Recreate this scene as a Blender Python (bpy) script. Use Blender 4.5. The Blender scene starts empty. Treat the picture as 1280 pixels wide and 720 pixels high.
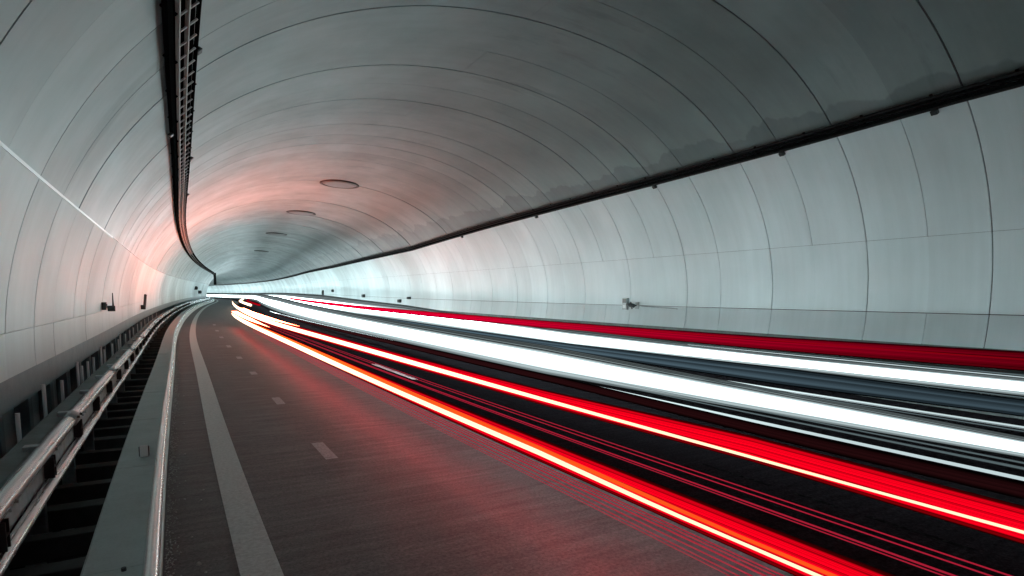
import bpy, math, random
import numpy as np
from mathutils import Matrix, Vector
random.seed(7)
scene = bpy.context.scene
COL = scene.collection

# ---------------------------------------------------------------- tunnel axis
KS = np.array([-220, -10, 2, 12, 22, 34, 50, 75, 105, 140, 190, 260, 460.])
TH = np.array([-.30, -.5595, -.5374, -.5140, -.5267, -.5012, -.4810, -.4552, -.4298, -.4747, -.5609, -.6582, -1.0])
PH = np.array([0, -.005653, -.005605, -.002748, .000114, .001158, .004373, .004814, .001126, -.002394, -.003068, -.002288, 0.])
_s = np.arange(-200, 450, .25)
def _sm(k):
    a = np.interp(_s, KS, k)
    return np.convolve(np.pad(a, 20, mode='edge'), np.ones(41) / 41, 'valid')
_th, _ph = _sm(TH), _sm(PH)
_x, _y, _z = np.cumsum(np.sin(_th)) * .25, np.cumsum(np.cos(_th)) * .25, np.cumsum(_ph) * .25
_i0 = int(np.argmin(abs(_s)))
_x -= _x[_i0]; _y -= _y[_i0]; _z -= _z[_i0]
EYE = 2.0                                   # the road lies this far below the camera
def P(s, u, v):
    """metres along, across (right +) and up from the camera's level -> world"""
    s = np.asarray(s, float); th = np.interp(s, _s, _th)
    x, y, z = np.interp(s, _s, _x), np.interp(s, _s, _y), np.interp(s, _s, _z)
    return np.stack([x + u * np.cos(th), y - u * np.sin(th), z + v + EYE + 0 * th], -1)
UC, VC, R0 = 6.579, .1434, 6.7454
def prof(deg, inset=0.):
    a = np.radians(deg)
    r = R0 + 1.4679 * np.cos(2 * a) + .274 * np.sin(2 * a) + .1269 * np.cos(3 * a) - .3043 * np.sin(3 * a) - inset
    return UC + r * np.cos(a), VC + r * np.sin(a)

# ---------------------------------------------------------------- mesh helpers
class MB:
    def __init__(s): s.v = []; s.f = []; s.uv = []; s.sm = []; s.mi = []; s.cur = 0; s.mats = []
    def add(s, verts, faces, uvs=None, smooth=False):
        b = len(s.v); s.v += [tuple(map(float, p)) for p in verts]
        s.f += [tuple(b + i for i in f) for f in faces]
        s.uv += list(uvs) if uvs is not None else [(0, 0)] * len(verts)
        s.sm += [smooth] * len(faces); s.mi += [s.cur] * len(faces)
    def sweep(s, ss, pr, closed=True, smooth=False, cap=True):
        """pr: list of (u,v) or function s -> list; swept along the axis"""
        n = None; V = []; UV = []
        for q in ss:
            p = pr(q) if callable(pr) else pr
            n = len(p); acc = 0; last = None
            for (u, v) in p:
                if last: acc += math.hypot(u - last[0], v - last[1])
                last = (u, v); UV.append((float(q), acc))
            pu = np.array([k[0] for k in p]); pv = np.array([k[1] for k in p])
            V += list(P(np.full(n, q), pu, pv))
        F = []; m = n if closed else n - 1
        for i in range(len(ss) - 1):
            for j in range(m):
                k = (j + 1) % n
                F.append((i * n + j, i * n + k, (i + 1) * n + k, (i + 1) * n + j))
        if closed and cap:
            F.append(tuple(range(n))[::-1]); F.append(tuple((len(ss) - 1) * n + j for j in range(n)))
        s.add(V, F, UV, smooth)
        return s
    def box(s, s0, s1, u0, u1, v0, v1, step=3.):
        ss = np.linspace(s0, s1, max(2, int(abs(s1 - s0) / step) + 1))
        return s.sweep(ss, [(u0, v0), (u1, v0), (u1, v1), (u0, v1)])
    def tube(s, a, b, r, n=10, r2=None):
        a = Vector(a); b = Vector(b); d = (b - a).normalized()
        x = d.orthogonal().normalized(); y = d.cross(x); r2 = r if r2 is None else r2
        V = [a + (x * math.cos(t) + y * math.sin(t)) * r for t in [2 * math.pi * i / n for i in range(n)]]
        V += [b + (x * math.cos(t) + y * math.sin(t)) * r2 for t in [2 * math.pi * i / n for i in range(n)]]
        F = [(i, (i + 1) % n, n + (i + 1) % n, n + i) for i in range(n)] + [tuple(range(n))[::-1], tuple(range(n, 2 * n))]
        s.add(V, F, None, False); return s
    def build(s, name, mat, parent=None, bevel=0):
        me = bpy.data.meshes.new(name)
        off = Vector(parent.matrix_world.translation) if parent else Vector((0, 0, 0))
        if parent:
            q = parent; off = Vector((0, 0, 0))
            while q: off += q.location; q = q.parent
        me.from_pydata([Vector(p) - off for p in s.v], [], s.f)
        lay = me.uv_layers.new(name='UVMap')
        idx = np.empty(len(me.loops), dtype=np.int64); me.loops.foreach_get('vertex_index', idx)
        lay.data.foreach_set('uv', np.array(s.uv, dtype=np.float32)[idx].ravel())
        me.polygons.foreach_set('use_smooth', s.sm)
        me.materials.append(mat)
        for x in s.mats: me.materials.append(x)
        me.polygons.foreach_set('material_index', s.mi); me.update()
        o = bpy.data.objects.new(name, me); COL.objects.link(o)
        if parent: o.parent = parent
        if bevel:
            b = o.modifiers.new('bevel', 'BEVEL'); b.width = bevel; b.segments = 2; b.limit_method = 'ANGLE'
        return o
def tag(o, label=None, cat=None, group=None, kind=None):
    if label: o['label'] = label
    if cat: o['category'] = cat
    if group: o['group'] = group
    if kind: o['kind'] = kind
    return o
def thing(name, loc, label, cat, group=None):
    o = bpy.data.objects.new(name, None); COL.objects.link(o); o.location = Vector(loc); o.empty_display_size = .2
    return tag(o, label, cat, group)
def rng(a, b, near=1.4):
    """samples along the axis, denser near the camera"""
    out = [a]; q = a
    while q < b:
        q += near if -12 < q < 60 else near * 2; out.append(min(q, b))
    return np.array(out)

# ---------------------------------------------------------------- materials
def mat(name, col, rough=.6, metal=0., spec=.5):
    m = bpy.data.materials.new(name); m.use_nodes = True
    b = m.node_tree.nodes['Principled BSDF']
    b.inputs['Base Color'].default_value = (*col, 1); b.inputs['Roughness'].default_value = rough
    b.inputs['Metallic'].default_value = metal; b.inputs['Specular IOR Level'].default_value = spec
    return m
def N(m, t, **k):
    n = m.node_tree.nodes.new(t)
    for a, v in k.items(): setattr(n, a, v)
    return n
def L(m, a, b): m.node_tree.links.new(a, b)
def uvmap(m, sx, sy):
    u = N(m, 'ShaderNodeUVMap'); mp = N(m, 'ShaderNodeMapping'); mp.inputs['Scale'].default_value = (sx, sy, 1)
    L(m, u.outputs[0], mp.inputs[0]); return mp.outputs[0]
def objc(m, sc=1.):
    u = N(m, 'ShaderNodeNewGeometry'); mp = N(m, 'ShaderNodeMapping')
    mp.inputs['Scale'].default_value = (sc, sc, sc) if not isinstance(sc, tuple) else sc
    L(m, u.outputs['Position'], mp.inputs[0]); return mp.outputs[0]
def noise(m, vec, scale, detail=5, rough=.55, lo=.3, hi=.7, c0=(0, 0, 0), c1=(1, 1, 1)):
    n = N(m, 'ShaderNodeTexNoise'); n.inputs['Scale'].default_value = scale
    n.inputs['Detail'].default_value = detail; n.inputs['Roughness'].default_value = rough
    L(m, vec, n.inputs['Vector'])
    r = N(m, 'ShaderNodeValToRGB'); r.color_ramp.elements[0].position = lo; r.color_ramp.elements[1].position = hi
    r.color_ramp.elements[0].color = (*c0, 1); r.color_ramp.elements[1].color = (*c1, 1)
    L(m, n.outputs['Fac'], r.inputs[0]); return n.outputs['Fac'], r.outputs[0]
def mixc(m, fac, a, b, mode='MIX'):
    x = N(m, 'ShaderNodeMix', data_type='RGBA', blend_type=mode)
    if isinstance(fac, float): x.inputs[0].default_value = fac
    else: L(m, fac, x.inputs[0])
    for i, q in ((6, a), (7, b)):
        if isinstance(q, tuple): x.inputs[i].default_value = (*q, 1)
        else: L(m, q, x.inputs[i])
    return x.outputs[2]
def bump(m, h, strength, dist):
    b = N(m, 'ShaderNodeBump'); b.inputs['Strength'].default_value = strength; b.inputs['Distance'].default_value = dist
    L(m, h, b.inputs['Height']); L(m, b.outputs[0], m.node_tree.nodes['Principled BSDF'].inputs['Normal'])
def base(m, c): L(m, c, m.node_tree.nodes['Principled BSDF'].inputs['Base Color'])
def rough(m, c): L(m, c, m.node_tree.nodes['Principled BSDF'].inputs['Roughness'])

# enamelled lining panels: dusty film, long faint streaks down the panels, soft unevenness
def panel(name, c0, c1, streak, r0, r1, tone):
    m = mat(name, c1, .36)
    _, dirt = noise(m, uvmap(m, .55, .35), 1.1, 6, .6, .25, .75, c0, c1)
    _, strk = noise(m, uvmap(m, 3.2, .22), 1.3, 5, .6, .25, .62, (streak, streak * 1.01, streak), (1, 1, 1))
    c = mixc(m, 1., dirt, strk, 'MULTIPLY')
    _, blot = noise(m, uvmap(m, .16, .12), 1.0, 3, .5, .32, .62, (.74, .75, .74), (1.08, 1.08, 1.08)); c = mixc(m, 1., c, blot, 'MULTIPLY')
    if name == 'vault_panel':                # darker band with a ragged edge over the pipes, water marks
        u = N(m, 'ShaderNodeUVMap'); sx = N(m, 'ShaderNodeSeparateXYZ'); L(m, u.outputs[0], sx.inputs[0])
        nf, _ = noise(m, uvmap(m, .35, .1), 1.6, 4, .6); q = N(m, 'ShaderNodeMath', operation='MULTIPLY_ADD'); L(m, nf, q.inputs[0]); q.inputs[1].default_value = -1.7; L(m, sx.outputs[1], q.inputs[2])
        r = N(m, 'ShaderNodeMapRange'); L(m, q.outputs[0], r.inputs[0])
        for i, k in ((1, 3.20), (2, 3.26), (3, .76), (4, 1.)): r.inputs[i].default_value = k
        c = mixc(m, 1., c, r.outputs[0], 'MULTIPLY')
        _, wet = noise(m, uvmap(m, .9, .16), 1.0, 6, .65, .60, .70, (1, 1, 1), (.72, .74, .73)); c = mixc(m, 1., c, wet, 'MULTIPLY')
    _, spot = noise(m, objc(m), 14, 8, .75, .25, .36, (.8, .8, .78), (1, 1, 1))
    oi = N(m, 'ShaderNodeObjectInfo'); mr = N(m, 'ShaderNodeMapRange'); L(m, oi.outputs['Random'], mr.inputs[0]); mr.inputs[3].default_value = tone; mr.inputs[4].default_value = 1.06
    c = mixc(m, 1., c, mr.outputs[0], 'MULTIPLY')
    base(m, mixc(m, .35, c, spot, 'MULTIPLY'))
    _, rr = noise(m, uvmap(m, .4, .5), 1.4, 5, .6, .3, .7, (r0,) * 3, (r1,) * 3); rough(m, rr)
    h, _ = noise(m, uvmap(m, .35, .3), 1.2, 2); bump(m, h, .35, .12); return m
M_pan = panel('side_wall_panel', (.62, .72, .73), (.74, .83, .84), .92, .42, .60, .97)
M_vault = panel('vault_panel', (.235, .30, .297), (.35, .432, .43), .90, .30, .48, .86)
M_gap = mat('joint_backing', (.03, .033, .033), .9)  # near-black backing behind the panel joints and on the end caps
M_trim = mat('bright_trim', (.72, .76, .76), .3, .2)

M_road = mat('asphalt', (.045, .045, .047), .6, 0, .28)
_, a1 = noise(M_road, objc(M_road), 38, 9, .8, .32, .70, (.012, .011, .0115), (.15, .134, .137))
_, a2 = noise(M_road, uvmap(M_road, 13.0, .9), 1.0, 8, .75, .3, .7, (.62, .60, .60), (1.4, 1.36, 1.35))
_, a3 = noise(M_road, uvmap(M_road, .25, 1.6), 1.3, 6, .7, .3, .7, (.8, .8, .8), (1.15, 1.12, 1.12))
c = mixc(M_road, 1., a1, a2, 'MULTIPLY'); c = mixc(M_road, .8, c, a3, 'MULTIPLY')
_u = N(M_road, 'ShaderNodeUVMap'); _sx = N(M_road, 'ShaderNodeSeparateXYZ'); L(M_road, _u.outputs[0], _sx.inputs[0])
_r = N(M_road, 'ShaderNodeMapRange'); L(M_road, _sx.outputs[1], _r.inputs[0])
for _i, _q in ((1, 4.0), (2, 4.3), (3, 0.), (4, 1.)): _r.inputs[_i].default_value = _q
base(M_road, mixc(M_road, _r.outputs[0], c, mixc(M_road, 1., c, (.20, .21, .24), 'MULTIPLY')))  # asphalt colour darkened right of the near trail, standing in for passing cars' shade
M_road.node_tree.nodes['Principled BSDF'].inputs['Diffuse Roughness'].default_value = .3
_r2 = N(M_road, 'ShaderNodeMapRange'); L(M_road, _sx.outputs[1], _r2.inputs[0])
for _i, _q in ((1, 4.0), (2, 4.3), (3, .42), (4, .0)): _r2.inputs[_i].default_value = _q
L(M_road, _r2.outputs[0], M_road.node_tree.nodes['Principled BSDF'].inputs['Specular IOR Level'])
_, rr = noise(M_road, uvmap(M_road, 8., .9), 1.2, 5, .6, .3, .7, (.48,) * 3, (.70,) * 3); rough(M_road, rr)
h, _ = noise(M_road, objc(M_road), 80, 4, .8); bump(M_road, h, .5, .006)
M_line = mat('road_paint', (.42, .44, .42), .6)
_, w = noise(M_line, objc(M_line), 30, 8, .75, .25, .6, (.32, .34, .33), (.60, .63, .62)); base(M_line, w)
M_dash = mat('worn_road_paint', (.3, .32, .32), .9, 0, 0.)
_, w = noise(M_dash, objc(M_dash), 16, 8, .85, .47, .60, (.006, .006, .007), (.022, .024, .024)); base(M_dash, w)

def conc(name, a, b, r=.75, sc=3.):
    m = mat(name, a, r); _, x = noise(m, objc(m), sc, 9, .7, .28, .72, a, b)
    _, y = noise(m, objc(m), sc * 14, 6, .7, .25, .5, (.75,) * 3, (1,) * 3)
    base(m, mixc(m, .8, x, y, 'MULTIPLY')); h, _ = noise(m, objc(m), 40, 6, .7); bump(m, h, .35, .006); return m
M_kerb = conc('kerb_concrete', (.42, .48, .47), (.56, .62, .61), .7)
M_conc = conc('dark_concrete', (.10, .12, .12), (.2, .23, .23))
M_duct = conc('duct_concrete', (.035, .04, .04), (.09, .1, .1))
M_blue = conc('painted_plinth', (.17, .24, .27), (.26, .34, .37), .5)
M_blue2 = conc('recessed_panel', (.36, .46, .48), (.50, .60, .62), .6)
M_edge = mat('kerb_edge_paint', (.95, .97, .97), .2, .8)
_, w = noise(M_edge, objc(M_edge), 12, 8, .7, .3, .6, (.8, .84, .84), (.93, .95, .95)); base(M_edge, w)
M_steel = mat('galvanised_steel', (.62, .66, .68), .3, .75)
_, w = noise(M_steel, uvmap(M_steel, .5, 40), 1, 7, .7, .3, .66, (.6, .65, .67), (.92, .95, .96)); base(M_steel, w)
_, w = noise(M_steel, uvmap(M_steel, .4, 12), 1, 4, .6, .3, .7, (.2,) * 3, (.32,) * 3); rough(M_steel, w)
M_steel2 = mat('dull_steel', (.22, .26, .28), .45, .6)
_, w = noise(M_steel2, objc(M_steel2), 9, 8, .75, .28, .68, (.25, .29, .30), (.5, .55, .57)); base(M_steel2, w)
M_post = mat('pale_pipe', (.8, .87, .9), .35)
M_rung = mat('ladder_steel', (.36, .37, .36), .5, .0)
M_cable = mat('black_cable', (.005, .006, .006), .7, 0, .0)
M_pipe = mat('sooty_pipe', (.007, .008, .008), .6, 0, .2)
M_dark = mat('dark_device', (.012, .016, .017), .4)
M_box = mat('grey_box', (.42, .48, .48), .4)
M_hatch = mat('hatch_plate', (.13, .14, .13), .35)
M_rim = mat('hatch_rim', (.03, .03, .03), .5)
M_lens = mat('reflector_lens', (.85, .88, .88), .15)
M_stone = mat('stone', (.34, .34, .33), .8)

def glow(name, col, near, far, s0=5., s1=45., streak=0., sample=True, edge=.14, fall=None, shoulder=0, fine=7, side=False):
    """a lamp's light: brighter where it is seen head-on down the tunnel; fine streaks run along it"""
    m = bpy.data.materials.new(name); m.use_nodes = True; nt = m.node_tree
    nt.nodes.remove(nt.nodes['Principled BSDF']); e = N(m, 'ShaderNodeEmission'); e.inputs[0].default_value = (*col, 1)
    L(m, e.outputs[0], nt.nodes['Material Output'].inputs[0])
    u = N(m, 'ShaderNodeUVMap'); sx = N(m, 'ShaderNodeSeparateXYZ'); L(m, u.outputs[0], sx.inputs[0])
    mr = N(m, 'ShaderNodeMapRange'); L(m, sx.outputs[0], mr.inputs[0])
    for i, q in ((1, s0), (2, s1), (3, near), (4, far)): mr.inputs[i].default_value = q
    out = mr.outputs[0]
    if fall:
        r = N(m, 'ShaderNodeMapRange'); L(m, sx.outputs[0], r.inputs[0])
        for i, q in ((1, fall[0]), (2, fall[1]), (3, 1.), (4, fall[2])): r.inputs[i].default_value = q
        x = N(m, 'ShaderNodeMath', operation='MULTIPLY'); L(m, out, x.inputs[0]); L(m, r.outputs[0], x.inputs[1]); out = x.outputs[0]
    if streak:
        n = N(m, 'ShaderNodeTexNoise'); n.inputs['Scale'].default_value = 1; n.inputs['Detail'].default_value = 4; n.inputs['Roughness'].default_value = .7
        mp = N(m, 'ShaderNodeMapping'); mp.inputs['Scale'].default_value = (.006, fine, 1); mp.inputs['Location'].default_value = (random.random() * 9, random.random() * 9, 0)
        L(m, u.outputs[0], mp.inputs[0]); L(m, mp.outputs[0], n.inputs['Vector'])
        r = N(m, 'ShaderNodeMapRange'); L(m, n.outputs['Fac'], r.inputs[0])
        for i, q in ((1, .40), (2, .56), (3, 1 - streak), (4, 1.)): r.inputs[i].default_value = q
        x = N(m, 'ShaderNodeMath', operation='MULTIPLY'); L(m, out, x.inputs[0]); L(m, r.outputs[0], x.inputs[1]); out = x.outputs[0]
        # the lamp is brightest in its middle
        a = N(m, 'ShaderNodeMath', operation='SUBTRACT'); L(m, sx.outputs[1], a.inputs[0]); a.inputs[1].default_value = .5
        b = N(m, 'ShaderNodeMath', operation='ABSOLUTE'); L(m, a.outputs[0], b.inputs[0])
        if shoulder:                         # a bright filament with dim fringes above and below
            r = N(m, 'ShaderNodeValToRGB'); cr = r.color_ramp
            stops = ((0, 1), (.14, .8), (.215, .07), (.27, .028), (.38, .014), (.5, 0))
            cr.elements[0].position, cr.elements[1].position = 0, .5
            for p_, q in stops[1:-1]: cr.elements.new(p_)
            for el, (p_, q) in zip(cr.elements, stops): el.color = (q, q, q, 1)
            L(m, b.outputs[0], r.inputs[0])
        else:
            r = N(m, 'ShaderNodeMapRange', interpolation_type='SMOOTHSTEP'); L(m, b.outputs[0], r.inputs[0])
            for i, q in ((1, .5), (2, .5 - edge), (3, .02), (4, 1.)): r.inputs[i].default_value = q
        x = N(m, 'ShaderNodeMath', operation='MULTIPLY'); L(m, out, x.inputs[0]); L(m, r.outputs[0], x.inputs[1]); out = x.outputs[0]
    if side:                                 # only the lower (1) or upper (2) side of an added fill strip gives light
        r = N(m, 'ShaderNodeMapRange'); L(m, sx.outputs[1], r.inputs[0])
        for i, q in ((1, .10), (2, .16), (3, 1.), (4, 0.)) if side != 2 else ((1, .84), (2, .90), (3, 0.), (4, 1.)): r.inputs[i].default_value = q
        x = N(m, 'ShaderNodeMath', operation='MULTIPLY'); L(m, out, x.inputs[0]); L(m, r.outputs[0], x.inputs[1]); out = x.outputs[0]
    L(m, out, e.inputs[1])
    m.cycles.emission_sampling = 'FRONT' if sample else 'NONE'
    return m

# ---------------------------------------------------------------- the road and its edges
S0, S1 = -110., 330.
R = rng(S0, S1)
def sheet(u0, u1, v, n=1, ss=R):
    m = MB(); m.sweep(ss, [(u0 + (u1 - u0) * i / n, v) for i in range(n + 1)], closed=False); return m
tag(sheet(-.13, 12.35, -2.0, 8).build('road', M_road), kind='structure')
tag(MB().sweep(R, [(.35, -1.996), (.62, -1.996)], closed=False).build('edge_line', M_line), kind='structure')
mk = MB()
for a, b in [(7.1, 8.0), (11.2, 12.0), (15.7, 16.3), (19.7, 20.4), (24, 25), (29, 30), (34, 35.2), (40, 41.5)]:
    mk.sweep(np.linspace(a, b, 3), [(1.55, -1.996), (1.70, -1.996)], closed=False)
M_mid = mat('lane_paint', (.4, .42, .42), .6); _, w = noise(M_mid, objc(M_mid), 26, 8, .8, .3, .6, (.09, .095, .10), (.32, .35, .36)); base(M_mid, w)
tag(mk.build('lane_marking', M_mid), kind='structure'); mk = MB()
def ulane(s): return float(np.interp(s, [5, 12], [5.45, 4.86]))
for a, b in [(-6, -4.5), (-1.2, .6), (1.9, 2.75), (3.0, 3.5), (3.75, 4.7), (13.1, 16.6), (24, 27.5), (35, 38.5), (46, 49.5)]:
    if a == 13.1:
        bd = MB().sweep(np.linspace(a, b, 4), lambda s: [(4.86, -1.996), (4.99, -1.996)], closed=False); continue
    mk.sweep(np.linspace(a, b, 4), lambda s: [(ulane(s), -1.996), (ulane(s) + .06, -1.996)], closed=False)
tag(mk.build('lane_marking', M_dash), kind='structure')
M_fresh = mat('fresh_road_paint', (.75, .78, .78), .5); tag(bd.build('lane_marking', M_fresh), kind='structure')

# kerb: long concrete coping with a bright painted edge
km = MB(); q = -20.
while q < 300:
    L_ = 2.4 if q < 60 else 12; dz = random.uniform(-.003, .003)
    km.sweep(np.linspace(q, q + L_ - .012, max(3, int(L_ / 1.2) + 1)), [(-.52, -2.6), (-.135, -2.6), (-.135, -1.67 + dz), (-.20, -1.62 + dz), (-.505, -1.62 + dz), (-.52, -1.635 + dz)]); q += L_
tag(km.build('kerb', M_kerb), kind='structure')
tag(MB().sweep(R, [(-.165 + .045 * math.cos(q), -1.632 + .045 * math.sin(q)) for q in np.radians(np.arange(-60, 181, 20))], smooth=True).build('kerb_edge', M_edge), kind='structure')
# grit in the gutter
g = MB()
for i in range(2600):
    s = 1.5 + random.random() ** 1.7 * 40; u = -.115 + abs(random.gauss(0, .05)); r = random.uniform(.003, .010)
    p = P(s, u, -2.0)
    q = [p + np.array([r * random.uniform(.7, 1.3) * math.cos(t), r * random.uniform(.7, 1.3) * math.sin(t), 0]) for t in (0, 1.6, 3.1, 4.6)]
    g.add(q + [p + np.array([0, 0, r * 1.1])], [(0, 1, 4), (1, 2, 4), (2, 3, 4), (3, 0, 4)])
tag(g.build('gutter_grit', M_stone), kind='stuff')
# loose stones on the hard shoulder
def stone(s, u, r, label):
    m = MB(); p = P(s, u, -2.0); V = []; k = 7
    for j, (z, w) in enumerate(((0, 1), (.45, .9), (.8, .45))):
        for i in range(k):
            t = 2 * math.pi * i / k + j * .3; q = r * w * random.uniform(.8, 1.15)
            V.append(p + np.array([q * math.cos(t), q * math.sin(t), r * z]))
    F = [(j * k + i, j * k + (i + 1) % k, (j + 1) * k + (i + 1) % k, (j + 1) * k + i) for j in range(2) for i in range(k)] + [tuple(range(2 * k, 3 * k))]
    m.add(V, F); return tag(m.build('pebble', M_stone), label, 'pebble', 'pebbles on the dark hard shoulder')
PEB = [(4.72, .10, .022, 'largest pale pebble, nearest the bottom edge, between kerb and edge line'), (4.55, .14, .010, 'tiny pebble just below the largest pale pebble'),
       (6.57, .20, .014, 'pale pebble close to the white edge line, upper of two near it'), (6.25, .17, .011, 'pale pebble just below and kerbward of the one by the edge line'),
       (6.35, .03, .013, 'pale pebble near the gutter level with the two by the edge line'), (8.2, .05, .016, 'pale round pebble lying near the gutter beyond the kerb reflector'),
       (10.2, .05, .017, 'pale pebble far along the gutter, second beyond the kerb reflector'), (13.0, .06, .016, 'farthest pale pebble along the shoulder beyond the kerb reflector'),
       (5.3, .07, .009, 'dark small pebble in the middle of the near shoulder')]
for a in PEB: stone(*a)

# cable trench between the guard rail and the kerb
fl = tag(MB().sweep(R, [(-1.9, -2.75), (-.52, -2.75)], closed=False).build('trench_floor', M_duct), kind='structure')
tr = thing('cable_trench', P(4, -.8, -2.75), 'open black cable trench crossed by concrete beams between guard rail and kerb', 'cable trench')
i = 0; s = -3.0
while s < 60:
    w = .16 if i % 2 else .12
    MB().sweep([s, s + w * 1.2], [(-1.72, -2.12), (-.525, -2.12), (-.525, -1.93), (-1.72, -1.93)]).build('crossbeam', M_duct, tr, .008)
    if s < 20 and i % 2 == 0: MB().box(s + .35, s + .6, -1.0, -.66, -2.74, -2.2).build('duct_block', M_conc, tr, .01)
    s += .72 if s < 14 else 1.1; i += 1
for u, v, r in ((-1.35, -2.55, .05), (-1.2, -2.58, .035), (-.62, -2.6, .04)):
    MB().sweep(rng(-8, 80), [(u + r * math.cos(t), v + r * math.sin(t)) for t in np.linspace(0, 6.283, 9)[:-1]], smooth=True).build('cable', M_cable, tr)

# raised walkway under the far wall
tag(MB().sweep(R, [(12.35, -2.6), (15.2, -2.6), (15.2, -1.72), (12.40, -1.72), (12.35, -1.76)]).build('walkway', M_conc), kind='structure')

# ---------------------------------------------------------------- the tunnel lining
tun = thing('tunnel', P(0, 6.6, -2), 'pale enamelled vaulted tunnel lining with dark ring joints', 'tunnel')
AS, AG = [0, 5, 9, 13, 18, 26, 38, 67, 140], [30.6, 30.1, 28.9, 28.1, 27.3, 25.6, 22.4, 20.6, 22]
ZONES = [(-8, -3, .008), (-3, 9, .006), (9, 26, .0), (26, 90, 0), (90, 171.9, 0), (171.9, 184, .005), (184, 187.4, 0)]
near_b = [5.43, 6.65, 8.03, 9.45, 10.75, 12.6, 14.0, 15.4, 16.79, 18.2, 19.6, 21.07]
B = [5.43 - 1.36 * k for k in range(85, 0, -1)] + near_b + [21.07 + 1.4 * k for k in range(1, 222)]
i5 = B.index(5.43)
def full(i): return (i - i5) % 2 == 0
def joint(i, z):
    """joint width (m) left at ring boundary i within zone z"""
    k = i - i5
    w = .022 if full(i) else .015
    if z in (3, 4) and k > 13: return .07 + .0006 * B[i] if (k - 13) % 5 == 0 else .002
    if z in (3, 4) and full(i): return .032
    if z == 0: return w if (full(i) or k % 4 == 1) else 0
    if z == 1: return w if full(i) or k in (5,) else 0
    if z == 2: return w
    if z == 3: return w if k not in (1, 9) else 0
    if z == 4: return w if k not in (1, 9) else 0
    if z == 5: return w
    return w if full(i) else .004
def ring(i, mb):
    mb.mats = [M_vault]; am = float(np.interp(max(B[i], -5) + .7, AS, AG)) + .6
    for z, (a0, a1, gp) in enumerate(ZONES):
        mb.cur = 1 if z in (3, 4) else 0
        if z == 2: a1 = am
        if z == 3: a0 = am
        s0, s1 = B[i] + joint(i, z) / 2, B[i + 1] - joint(i + 1, z) / 2
        g = math.degrees(gp / 7)
        n = max(3, int(math.ceil((a1 - a0) / 1.2))); A = np.linspace(a0 + g, a1 - g, n + 1)
        ins = random.uniform(-.003, .003)
        inner = [prof(a, .03 + ins) for a in A]; outer = [prof(a, -.01) for a in A[::-1]]
        pts = inner + outer
        V = []; UV = []
        for q in (s0, s1):
            arr = np.array(pts); V += list(P(np.full(len(pts), q), arr[:, 0], arr[:, 1]))
            UV += [(q, math.radians(a) * 7) for a in list(A) + list(A[::-1])]
        m = len(pts); F = []
        vi = V[:n + 1] + V[m:m + n + 1]; ui = UV[:n + 1] + UV[m:m + n + 1]
        mb.add(vi, [(j, j + 1, n + 2 + j, n + 1 + j) for j in range(n)], ui, True)
        for j in range(n, m):
            k = (j + 1) % m; F.append((j, k, m + k, m + j))
        F2 = [(j, j + 1, 2 * n - j, 2 * n + 1 - j) for j in range(n)]
        F += [tuple(f[::-1]) for f in F2] + [tuple(m + t for t in f) for f in F2]
        mb.add(V, F, UV, False)
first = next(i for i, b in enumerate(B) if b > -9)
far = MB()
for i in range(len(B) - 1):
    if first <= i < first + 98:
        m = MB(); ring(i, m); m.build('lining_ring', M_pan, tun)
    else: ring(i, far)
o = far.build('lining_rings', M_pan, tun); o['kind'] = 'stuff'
sh = MB(); AA = np.linspace(-12, 188.2, 50)
sh.sweep(np.array(B[::1]), [prof(a, -.012) for a in AA], closed=False, smooth=True); sh.build('backing_shell', M_gap, tun)
MB().sweep(R, [(14.80, -1.8), (15.1, -1.8), (15.1, -.985), (14.80, -.985)]).build('plinth', M_conc, tun)
# pale trim strip along the left panels
q0, q1 = prof(171.80, .036), prof(172.02, .036); q2, q3 = prof(172.02, .02), prof(171.80, .02)
MB().sweep(rng(-20, 15.6), [q0, q1, q2, q3]).build('trim_strip', M_trim, tun)
# end caps well beyond the bend
for s in (B[0] + .5, B[-1] - .5):
    m = MB(); pts = [prof(a, -.005) for a in AA] + [(-1.9, -3), (15.3, -3)]
    arr = np.array(pts); m.add(list(P(np.full(len(pts), s), arr[:, 0], arr[:, 1])), [tuple(range(len(pts)))]); m.build('end_wall', M_gap, tun)

# ---------------------------------------------------------------- service plinth, left
pl = thing('service_plinth', P(4, -1.7, -2.75), 'blue grey plinth wall with recessed panels under the left lining', 'plinth')
MB().sweep(R, [(-1.80, -1.26), (-1.56, -1.26), (-1.56, -.875), (-1.585, -.86), (-1.80, -.86)]).build('lintel', M_blue, pl, .006)
MB().sweep(R, [(-1.86, -2.76), (-1.72, -2.76), (-1.72, -1.262), (-1.86, -1.262)]).build('back_panel', M_blue2, pl)
s = -6.; k = 0
while s < 62 and k < 60:
    MB().box(s, s + .18, -1.718, -1.57, -2.7, -1.264).build('pillar', M_blue, pl, .01)
    s += 1.36; k += 1
MB().sweep(R, [(-1.22, -1.62), (-1.04, -1.62), (-1.03, -1.31), (-1.05, -1.29), (-1.20, -1.29), (-1.22, -1.31)]).build('ledge', M_conc, pl)
ps = [5.2, 6.72, 7.95, 9.05, 10.35, 10.75, 11.4, 12.1, 13.2, 13.7, 15.2, 16.6, 17.1, 18.7, 20.3, 21.9, 24, 26.1, 28.5, 31, 34, 37.5]
tall = {7.95, 10.35, 13.2, 17.1}
for k, s in enumerate(ps):
    a = P(s, -1.25, -1.95); top = -.98 if s in tall else -1.08
    b = P(s, -1.25, top)
    MB().tube(a, b, .018, 12).build('upright_pipe', M_post, pl)

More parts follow.
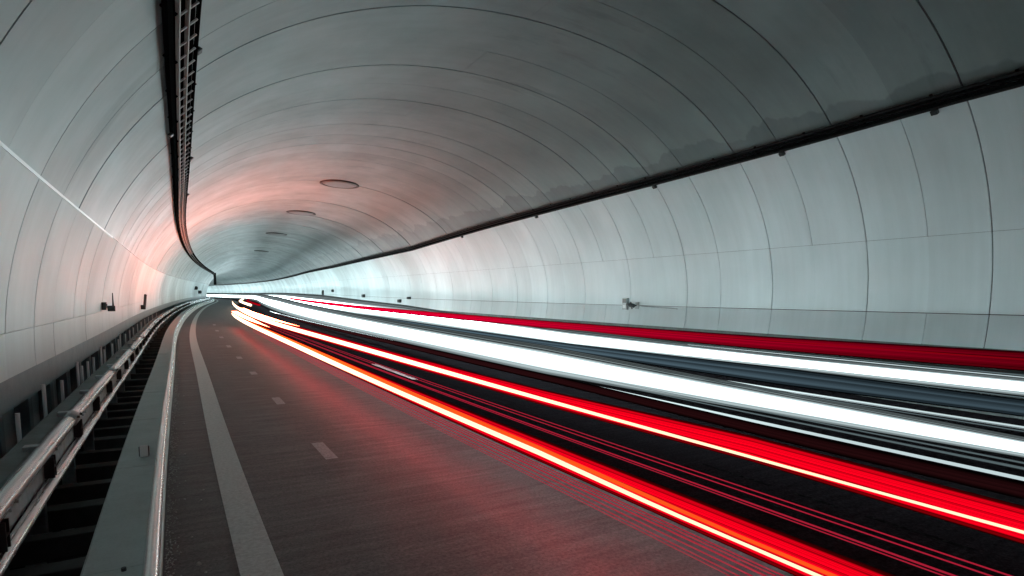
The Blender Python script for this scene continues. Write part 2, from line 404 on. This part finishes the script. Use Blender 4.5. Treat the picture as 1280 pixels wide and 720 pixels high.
# guard rail
gr = thing('guard_rail', P(4, -.92, -2.7), 'galvanised twin beam guard rail with bolted brackets beside the open trench', 'guard rail')
def beam(u, v, w, h):                        # rounded bulge facing the road
    return [(u - w, v - h), (u - w * .2, v - h), (u + w * .7, v - h * .6), (u + w, v), (u + w * .7, v + h * .6), (u - w * .2, v + h), (u - w, v + h)]
GR = rng(-60, 250, 1.0)
MB().sweep(GR, beam(-.93, -1.285, .045, .06), smooth=True).build('upper_beam', M_steel, gr)
MB().sweep(GR, beam(-.90, -1.555, .035, .040), smooth=True).build('lower_beam', M_steel, gr)
MB().sweep(GR, [(-.968, -1.53), (-.957, -1.53), (-.962, -1.33), (-.973, -1.33)]).build('web_plate', M_steel2, gr)
s = 1.2; k = 0
while s < 80 and k < 48:
    MB().box(s, s + .09, -1.10, -.985, -2.74, -1.25).build('post', M_steel2, gr, .006)
    m = MB(); m.box(s - .10, s - .085, -.955, -.885, -1.51, -1.335); m.box(s - .02, s - .005, -.955, -.885, -1.51, -1.335)
    m.sweep([s - .10, s - .005], [(-.955, -1.43), (-.886, -1.43), (-.886, -1.415), (-.955, -1.415)])
    m.build('bracket', M_dark, gr)
    for du in (0, .18): MB().tube(P(s + du, -.885, -1.29), P(s + du, -.868, -1.29), .014, 8).build('bolt', M_steel2, gr)
    s += 1.6; k += 1
s = 3.1
for k in range(14):
    MB().sweep([s, s + .3], beam(-.928, -1.285, .052, .066), smooth=True).build('splice_plate', M_steel2, gr)
    for du in (.06, .24): MB().tube(P(s + du, -.885, -1.25), P(s + du, -.862, -1.25), .013, 8).build('bolt', M_dark, gr)
    s += 4.1
# kerb reflector and bolt
rf = thing('kerb_reflector', P(6.75, -.30, -1.62), 'small upright white road reflector on top of the kerb', 'reflector')
MB().box(6.72, 6.745, -.335, -.265, -1.62, -1.50).build('lens', M_lens, rf, .006)
MB().box(6.745, 6.775, -.345, -.255, -1.62, -1.515).build('housing', M_dark, rf, .008)
kb = MB().tube(P(3.95, -.30, -1.62), P(3.95, -.30, -1.60), .014, 10).build('anchor_bolt', M_dark)
tag(kb, 'dark flat bolt head set in the kerb top nearest the camera', 'bolt')

# ---------------------------------------------------------------- cable ladder under the left vault
def frame(a, ins):                            # point and directions on the profile
    p = np.array(prof(a, ins)); t = np.array(prof(a - 1, ins)) - p; t /= np.linalg.norm(t)
    n = np.array([UC, VC]) - p; n /= np.linalg.norm(n); return p, t, n
lad = thing('cable_ladder', P(8, .28, 3.3), 'black cable ladder with steel rungs hanging under the left vault', 'cable ladder')
p, t, n = frame(154.4, .17)
def rect(p, t, n, x0, x1, y0, y1): return [tuple(p + t * x + n * y) for x, y in ((x0, y0), (x1, y0), (x1, y1), (x0, y1))]
LR = rng(-100, 122.5, 1.2)
for k, x in enumerate((-.16, -.02, .14)):
    MB().sweep(LR, rect(p, t, n, x - .008, x + .008, .0, .045)).build('side_rail' if k != 1 else 'middle_rail', M_cable if k == 2 else M_rung, lad)
s = 3.
for k in range(96): MB().sweep([s, s + .035], rect(p, t, n, -.165, .145, .01, .03)).build('rung', M_rung, lad); s += .46 if s < 30 else .7
for k in range(7):
    x = -.14 + k * .046; r = .021 + .004 * (k % 2)
    c0 = p + t * x - n * (.03 + .01 * (k % 3))
    MB().sweep(LR, [tuple(c0 + r * (t * math.cos(q) + n * math.sin(q))) for q in np.linspace(0, 6.283, 9)[:-1]], smooth=True).build('cable', M_cable, lad)
MB().sweep(LR, rect(p, t, n, -.19, .15, -.10, -.085)).build('cover_plate', M_cable, lad)
MB().sweep(LR, rect(p, t, n, -.265, -.20, -.06, .0)).build('cable_duct', M_cable, lad)
s = -3.
for k in range(60):
    m = MB(); m.sweep([s, s + .04], rect(p, t, n, -.20, -.17, -.14, .03)); m.sweep([s, s + .04], rect(p, t, n, .145, .165, -.14, .05)); m.build('hanger', M_cable, lad); s += 1.5
MB().box(122.3, 122.55, .1, .55, 1.2, 3.4).build('drop_pipe', M_pipe, lad)
for s, x in ((12.6, -.36), (9.2, .18), (16.5, .2), (22.6, .2)):
    m = MB(); m.sweep([s, s + .16], rect(p, t, n, min(x, x + .16), max(x, x + .16) - .08, -.03, .03)); m.build('junction_box', M_dark, lad, .01)

# pipes along the right haunch
pr_ = thing('pipe_run', P(8, 13.0, 3.6), 'bundle of dark sooty pipes clamped along the right side of the vault', 'pipes')
def ang(s): return float(np.interp(s, AS, AG))
RR = rng(-100, 300, 1.2)
def ctr(s, x, y):
    p, t, n = frame(ang(s) + .3, .14); return p + t * x + n * y, t, n
for k, (x, y, r, mm) in enumerate(((-.12, .03, .045, M_pipe), (-.02, .0, .040, M_pipe), (.06, .05, .028, M_cable), (.12, .0, .045, M_pipe), (.02, .10, .022, M_cable), (-.07, .10, .020, M_cable))):
    def f(s, x=x, y=y, r=r):
        c0, t, n = ctr(s, x, y); return [tuple(c0 + r * (t * math.cos(q) + n * math.sin(q))) for q in np.linspace(0, 6.283, 11)[:-1]]
    MB().sweep(RR, f, smooth=True).build('pipe', mm, pr_)
s = -2.3
for k in range(60):
    m = MB()
    def f(s):
        c0, t, n = ctr(s, 0, -.06); return [tuple(c0 + t * x + n * y) for x, y in ((-.18, -.015), (.18, -.015), (.18, .01), (-.18, .01))]
    def f2(s):
        c0, t, n = ctr(s, 0, -.06); return [tuple(c0 + t * x + n * y) for x, y in ((-.02, -.07), (.02, -.07), (.02, -.016), (-.02, -.016))]
    m.sweep([s, s + .05], f); m.sweep([s, s + .05], f2); m.build('clamp', M_pipe, pr_); s += 1.37
for s in (9.35, 13.9, 14.0 + 7, 29, 5.9):
    m = MB()
    def f(q):
        c0, t, n = ctr(q, .21, .0); return [tuple(c0 + t * x + n * y) for x, y in ((-.05, -.05), (.05, -.05), (.06, .05), (-.04, .05))]
    m.sweep([s, s + .12], f); m.build('sensor', M_dark, pr_, .01)

# ---------------------------------------------------------------- ceiling hatches
HL = ['largest round hatch, nearest in the tunnel vault, with dark rim', 'second round ceiling hatch along the vault, grey and half as wide', 'third round ceiling hatch along the vault, small and flat',
      'farthest round ceiling hatch, a faint sliver near the bend']
for s, lb in zip((31.0, 43.7, 61.3, 90.0), HL):
    u0, v0 = prof(81, .03); th = float(np.interp(s, _s, _th))
    base_ = P(s, u0, v0); h = thing('ceiling_hatch', base_, lb, 'ceiling hatch', 'round hatches along the crown of the vault')
    tx = np.array(prof(72, .03)) - np.array(prof(90, .03)); tx /= np.linalg.norm(tx)
    ex = np.array([math.cos(th) * tx[0], -math.sin(th) * tx[0], tx[1]]); ey = np.array([math.sin(th), math.cos(th), 0]); ez = np.cross(ex, ey); ez = ez if ez[2] < 0 else -ez
    def circ(r, z, n=40): return [base_ + ex * r * math.cos(q) + ey * r * math.sin(q) + ez * z for q in [2 * math.pi * i / n for i in range(n)]]
    n = 40
    rings = [circ(.98, -.08), circ(.98, .07), circ(.86, .07), circ(.84, -.02)]
    V = sum(rings, []); F = [(a * n + i, a * n + (i + 1) % n, (a + 1) * n + (i + 1) % n, (a + 1) * n + i) for a in range(3) for i in range(n)]
    m = MB(); m.add(V, F, None, True); m.build('rim', M_rim, h)
    m = MB(); V = circ(.835, .05) + circ(.74, .085) + circ(.2, .10); F = [(a * n + i, a * n + (i + 1) % n, (a + 1) * n + (i + 1) % n, (a + 1) * n + i) for a in range(2) for i in range(n)] + [tuple(range(2 * n, 3 * n))]
    m.add(V, F, None, False); m.build('cover', M_hatch, h)

# ---------------------------------------------------------------- small devices on the walls
bx = thing('wall_box', P(17.0, 14.9, -.25), 'small grey metal box on the right wall beside the dark camera', 'junction box')
MB().box(16.88, 17.14, 14.78, 14.905, -.46, -.02).build('case', M_box, bx, .012)
MB().box(16.93, 17.09, 14.765, 14.782, -.40, -.28).build('label_plate', M_lens, bx)
MB().box(16.91, 17.11, 14.77, 14.782, -.20, -.05).build('window', M_hatch, bx)
cm = thing('wall_camera', P(16.45, 14.9, -.29), 'dark two headed camera on a bracket on the right wall', 'camera')
MB().tube(P(16.45, 14.9, -.29), P(16.45, 14.62, -.29), .03).build('arm', M_dark, cm)
MB().tube(P(16.28, 14.6, -.30), P(16.46, 14.56, -.27), .075, 14).build('head', M_dark, cm)
MB().tube(P(16.66, 14.62, -.25), P(16.52, 14.6, -.26), .06, 14).build('head', M_dark, cm)
MB().tube(P(16.40, 14.62, -.42), P(16.46, 14.6, -.16), .025, 10).build('mount', M_dark, cm)
MB().box(16.5, 16.3 + .02, 14.86, 14.9, -.42, -.16).build('base_plate', M_box, cm)
cb = MB().tube(P(16.2, 14.87, -.31), P(14.4, 14.87, -.37), .014, 8).build('wall_cable', M_steel2); tag(cb, 'thin grey cable running along the right wall from the camera', 'cable')
DV = [(83.4, 14.75, -.45, .15, .7, 'tall dark box on the right wall, farthest of the small devices'), (74.8, 14.8, .05, .3, .32, 'square dark device on the far right wall beside the tall box'),
      (57., 14.8, -.4, .28, .3, 'small dark device on the right wall between the far box and a pair'), (44.6, 14.8, -.66, .24, .26, 'lower dark device of the pair on the right wall'),
      (42.2, 14.8, -.36, .18, .18, 'upper dark device of the pair on the right wall')]
for s, u, v, w, h, lb in DV:
    d = thing('wall_device', P(s, 14.9, v), lb, 'wall device', 'small dark devices along the right wall')
    MB().box(s - w, s + w, 14.66, 14.9, v, v + h).build('case', M_dark, d, .02)
    MB().box(s - w * .6, s + w * .6, 14.63, 14.662, v + h * .25, v + h * .75).build('cover', M_pipe, d)
d = thing('wall_device', P(16.7, -1.55, -.4), 'small dark box on the left wall beside the antenna unit', 'wall device')
MB().box(16.6, 16.8, -1.53, -1.44, -.38, -.20).build('case', M_dark, d, .01); MB().box(16.64, 16.76, -1.44, -1.43, -.34, -.24).build('cover', M_pipe, d)
d = thing('antenna_unit', P(18.0, -1.55, -.45), 'dark knob with a thin upright antenna on the left wall', 'antenna')
MB().tube(P(18.0, -1.54, -.38), P(18.0, -1.38, -.38), .075, 12).build('knob', M_dark, d)
MB().tube(P(18.0, -1.42, -.34), P(18.0, -1.42, .02), .022, 8, .01).build('rod', M_dark, d)
d = thing('wall_lamp', P(31.8, -1.55, -.6), 'dark angled bracket fitting on the left wall beyond the antenna', 'wall fitting')
MB().tube(P(31.5, -1.40, -.66), P(31.9, -1.36, -.10), .06, 10).build('arm', M_dark, d)
MB().box(31.4, 31.75, -1.54, -1.36, -.76, -.56).build('base_plate', M_dark, d, .02)
for s, v, lb in ((96., .15, 'dark fitting on the left wall near the bend, upper'), (104, -.45, 'dark fitting on the left wall near the bend, beside the kerb end')):
    d = thing('wall_fitting', P(s, -1.45, v), lb, 'wall fitting')
    MB().box(s - .5, s + .5, -1.5, -1.1, v, v + .5).build('case', M_dark, d, .03); MB().box(s - .3, s + .3, -1.1, -1.06, v + .1, v + .4).build('cover', M_pipe, d)

# ---------------------------------------------------------------- the light trails of the traffic
WHITE = (.79, .97, 1.0); RED = (1.0, .0, .012)
G_core = glow('tail_core', (1.0, .70, .46), 1.5, 3.5, 3, 26)
G_red = glow('tail_red', RED, 1.35, 5, 24, 40, .86, fall=(44, 56, .12), edge=.24, fine=13)
G_vault_fill = glow('added_vault_glow', (1.0, .17, .08), 6, 62, 18, 34, 0, fall=(42, 54, .1), side=2)  # added upward-facing strips that throw red onto the vault
G_road_fill = glow('added_road_glow', (1.0, .06, .07), 20, 11, 10, 30, 0, side=1)  # strip added behind the red band to cast a red sheen on the road
G_red2 = glow('tail_red_soft', (1, .004, .02), .22, .9, 3, 30, .4, False)
G_orange = glow('tail_orange', (1.0, .10, .012), 1.0, 4, 5, 30)
G_pink = glow('tail_filament', (.85, .03, .08), .42, 1.2, 3, 30, 0, False)
G_crim = glow('crimson_band', (.72, .0, .03), .20, 2.2, 3, 40, .95, fine=10)
G_white = glow('head_white', WHITE, 27, 19, 4, 60, .985, shoulder=1, fine=16)
G_line = glow('head_line', WHITE, .7, 6, 3, 40, 0, False)
G_grey = glow('head_grey', (.55, .75, .8), .22, .8, 3, 40, .6, False)
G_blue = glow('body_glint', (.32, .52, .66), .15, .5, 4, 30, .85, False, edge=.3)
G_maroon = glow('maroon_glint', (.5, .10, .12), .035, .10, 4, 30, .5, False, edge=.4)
def strip(s0, s1, uf, vf, hf, wf, n=16):
    """solid lens-shaped band of light: height hf, width wf"""
    ss = np.unique(np.concatenate([rng(s0, s1, 1.0), np.arange(max(s0, -3), min(s1, 25), .3)]))
    def f(s):
        u, v, h, w = (q(s) if callable(q) else q for q in (uf, vf, hf, wf))
        tl = (s1 - s0) * .35 if n <= 8 else 4.; h *= max(.04, min(1, (s1 - s) / tl)) ** .6
        return [(u + w / 2 * math.copysign(abs(math.cos(t)) ** .6, math.cos(t)), v + h / 2 * math.sin(t)) for t in [2 * math.pi * i / n for i in range(n)]]
    m = MB(); m.sweep(ss, f, smooth=True)
    m.uv = [(m.uv[i][0], .5 + .5 * math.sin(2 * math.pi * (i % n) / n)) for i in range(len(m.v))]
    return m
def ip(*a): xs, ys = a[::2], a[1::2]; return lambda s: float(np.interp(s, xs, ys))
def drift(*a):                              # the same, as a gentle drift of the car within its lane
    f = ip(*a); return lambda s: sum(f(s + d) for d in range(-9, 10)) / 19
def trail(label, loc): return thing('light_trail', loc, label, 'light trail')

# near tail lamp (left lamp of the red car)
t = trail('nearest red tail light trail with orange core and thin side filaments', P(3, 2.65, -2))
U1 = 2.66
strip(-25, 41, U1, -1.29, ip(2, .20, 8, .21, 20, .26, 41, .3), .012).build('red_band', G_red, t)
strip(-25, 41, U1 - .02, ip(1.6, -1.328, 2.5, -1.33, 4, -1.305, 12, -1.31), ip(2, .018, 4, .045, 8, .07, 14, .12, 40, .22), .012).build('bright_core', G_core, t)
strip(-25, 30, U1 - .012, ip(2, -1.30, 4, -1.27, 12, -1.24), ip(2, .018, 6, .06, 12, .08), .012).build('orange_band', G_orange, t)
for v, h in ((-1.015, .006), (-1.04, .006), (-1.09, .009), (-1.105, .005), (-1.405, .008), (-1.425, .008), (-1.45, .012), (-1.485, .009), (-1.52, .007), (-1.545, .005)):
    strip(-25, 26, U1 - .02, v, h, .006, 6).build('filament', G_pink, t)
strip(-8, 38, U1 + .058, -1.375, .016, .10, 16).build('added_road_glow', G_road_fill, t)
strip(22, 41, U1 + .15, -1.17, .014, ip(22, .02, 30, .42), 12).build('added_vault_glow', G_vault_fill, t)
# far tail lamp
t = trail('second red tail light trail, broad red band above a pale core', P(3, 4.1, -2))
U2 = drift(1, 4.12, 10, 4.10, 22, 3.78, 34, 3.62, 80, 3.5)
strip(-25, 84, U2, ip(1, -1.27, 3, -1.235, 6, -1.28, 12, -1.30), ip(2, .22, 8, .20, 20, .28, 60, .4), .012).build('red_band', G_red, t)
strip(-25, 84, lambda s: U2(s) - .02, -1.30, ip(2, .018, 5, .035, 12, .10, 40, .22, 70, .3), .012).build('bright_core', G_core, t)
strip(22, 48, U2, -1.15, .014, ip(22, .02, 30, .42), 12).build('added_vault_glow', G_vault_fill, t)
# maroon glint of a passing body
t = trail('faint maroon band of light between red trail and thin white line', P(4, 5.0, -2))
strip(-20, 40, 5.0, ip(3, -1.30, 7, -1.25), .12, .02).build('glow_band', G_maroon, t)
# white headlamps
t = trail('lower thick white headlight trail, widest of all, with thin grey lines', P(4, 6.6, -2))
strip(-30, 300, drift(6, 6.52, 24, 6.95, 60, 7.3), ip(2, -1.31, 20, -1.30, 60, -1.2), ip(2, .20, 4.4, .33, 10, .64, 20, .78, 60, 1.6), .02).build('white_band', G_white, t)
for v, h, g in ((-1.50, .045, G_grey), (-1.45, .03, G_grey), (-1.165, .02, G_grey), (-1.14, .012, G_grey)):
    strip(-30, 8, 6.55, v, h, .01, 6).build('filament', g, t)
t = trail('thin white line of light along the lower edge of the thickest white trail', P(4, 5.4, -2))
strip(-30, 45, drift(1, 5.34, 30, 5.3), -1.30, ip(3, .028, 12, .05, 30, .1), .012, 8).build('light_line', G_line, t)
t = trail('single thin white line of light between the two thick white trails', P(4, 7.7, -2))
strip(-30, 60, 7.52, -1.30, ip(3, .030, 12, .05, 30, .12), .012, 8).build('light_line', G_line, t)
t = trail('broad dim blue grey band of light between the white trails', P(4, 9.1, -2))
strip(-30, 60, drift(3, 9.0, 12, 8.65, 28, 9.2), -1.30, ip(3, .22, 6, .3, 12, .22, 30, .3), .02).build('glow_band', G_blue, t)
t = trail('upper thick white headlight trail just below the crimson band', P(4, 10.8, -2))
strip(-30, 300, drift(3, 10.9, 16, 10.75, 36, 11.4), ip(3, -1.27, 7, -1.285, 15, -1.31, 32, -1.1), ip(3, .30, 7, .31, 15, .60, 30, 1.0, 60, 1.8), .02).build('white_band', G_white, t)
for v, h, g in ((-1.12, .02, G_line), (-1.09, .04, G_grey), (-1.42, .03, G_grey)):
    strip(-30, 10, 10.78, v, h, .01, 6).build('filament', g, t)
t = trail('dark crimson band of light along the foot of the right wall', P(4, 10.9, -2))
strip(-30, 90, 10.85, ip(3, -.885, 8, -.93, 20, -.93), ip(3, .29, 15, .26), .03).build('crimson_band', G_crim, t)
strip(-30, 90, 10.80, -.86, .02, .01, 6).build('filament', G_red2, t)
# tangled orange trail ends near the bend
for k, (s0, s1, u, v, lb) in enumerate(((55, 92, 4.6, -1.1, 'short orange curl of light in the distance, lowest of the tangle'), (60, 108, 5.6, -1.2, 'short red streak in the distance at the middle of the tangle'),
                                     (66, 118, 9.6, -1.15, 'orange red streak in the distance nearest the right wall'))):
    t = trail(lb, P(s0, u, -2))
    strip(s0, s1, ip(s0, u, (s0 + s1) / 2, u - .35, s1, u + .3), v, .2, .2).build('glow_band', (G_core, G_red, G_red)[k], t)

# ---------------------------------------------------------------- world
w = bpy.data.worlds.new('World'); scene.world = w; w.use_nodes = True; nt = w.node_tree
sky = nt.nodes.new('ShaderNodeTexSky'); sky.sky_type = 'NISHITA'; sky.sun_disc = False
sky.sun_elevation = math.radians(25); sky.sun_rotation = math.radians(200)
nt.links.new(sky.outputs[0], nt.nodes['Background'].inputs[0]); nt.nodes['Background'].inputs[1].default_value = .05

# ---------------------------------------------------------------- camera
cd = bpy.data.cameras.new('camera'); cam = bpy.data.objects.new('camera', cd); COL.objects.link(cam)
c, q = math.cos(.009175), math.sin(.009175); cp, sp = math.cos(-.109092), math.sin(-.109092)
right = Vector((c, 0, q)); w1 = Vector((-q, 0, c)); yv = Vector((0, 1, 0))
fwd = yv * cp + w1 * sp; up = yv * -sp + w1 * cp
M = Matrix((right, up, -fwd)).transposed().to_4x4(); M.translation = Vector((0, 0, EYE)); cam.matrix_world = M
cd.sensor_width = 36; cd.lens = 719.517 / 1280 * 36; cd.shift_y = (447.408 - 360) / 1280; cd.clip_start = .05; cd.clip_end = 2000
scene.camera = cam
scene.view_settings.view_transform = 'Standard'; scene.view_settings.look = 'None'
scene.view_settings.exposure = 0; scene.view_settings.gamma = 1
scene.cycles.max_bounces = 8; scene.cycles.diffuse_bounces = 4; scene.cycles.glossy_bounces = 3
scene.cycles.use_denoising = True; scene.cycles.sample_clamp_indirect = 6; scene.cycles.blur_glossy = .6
scene.cycles.use_adaptive_sampling = True
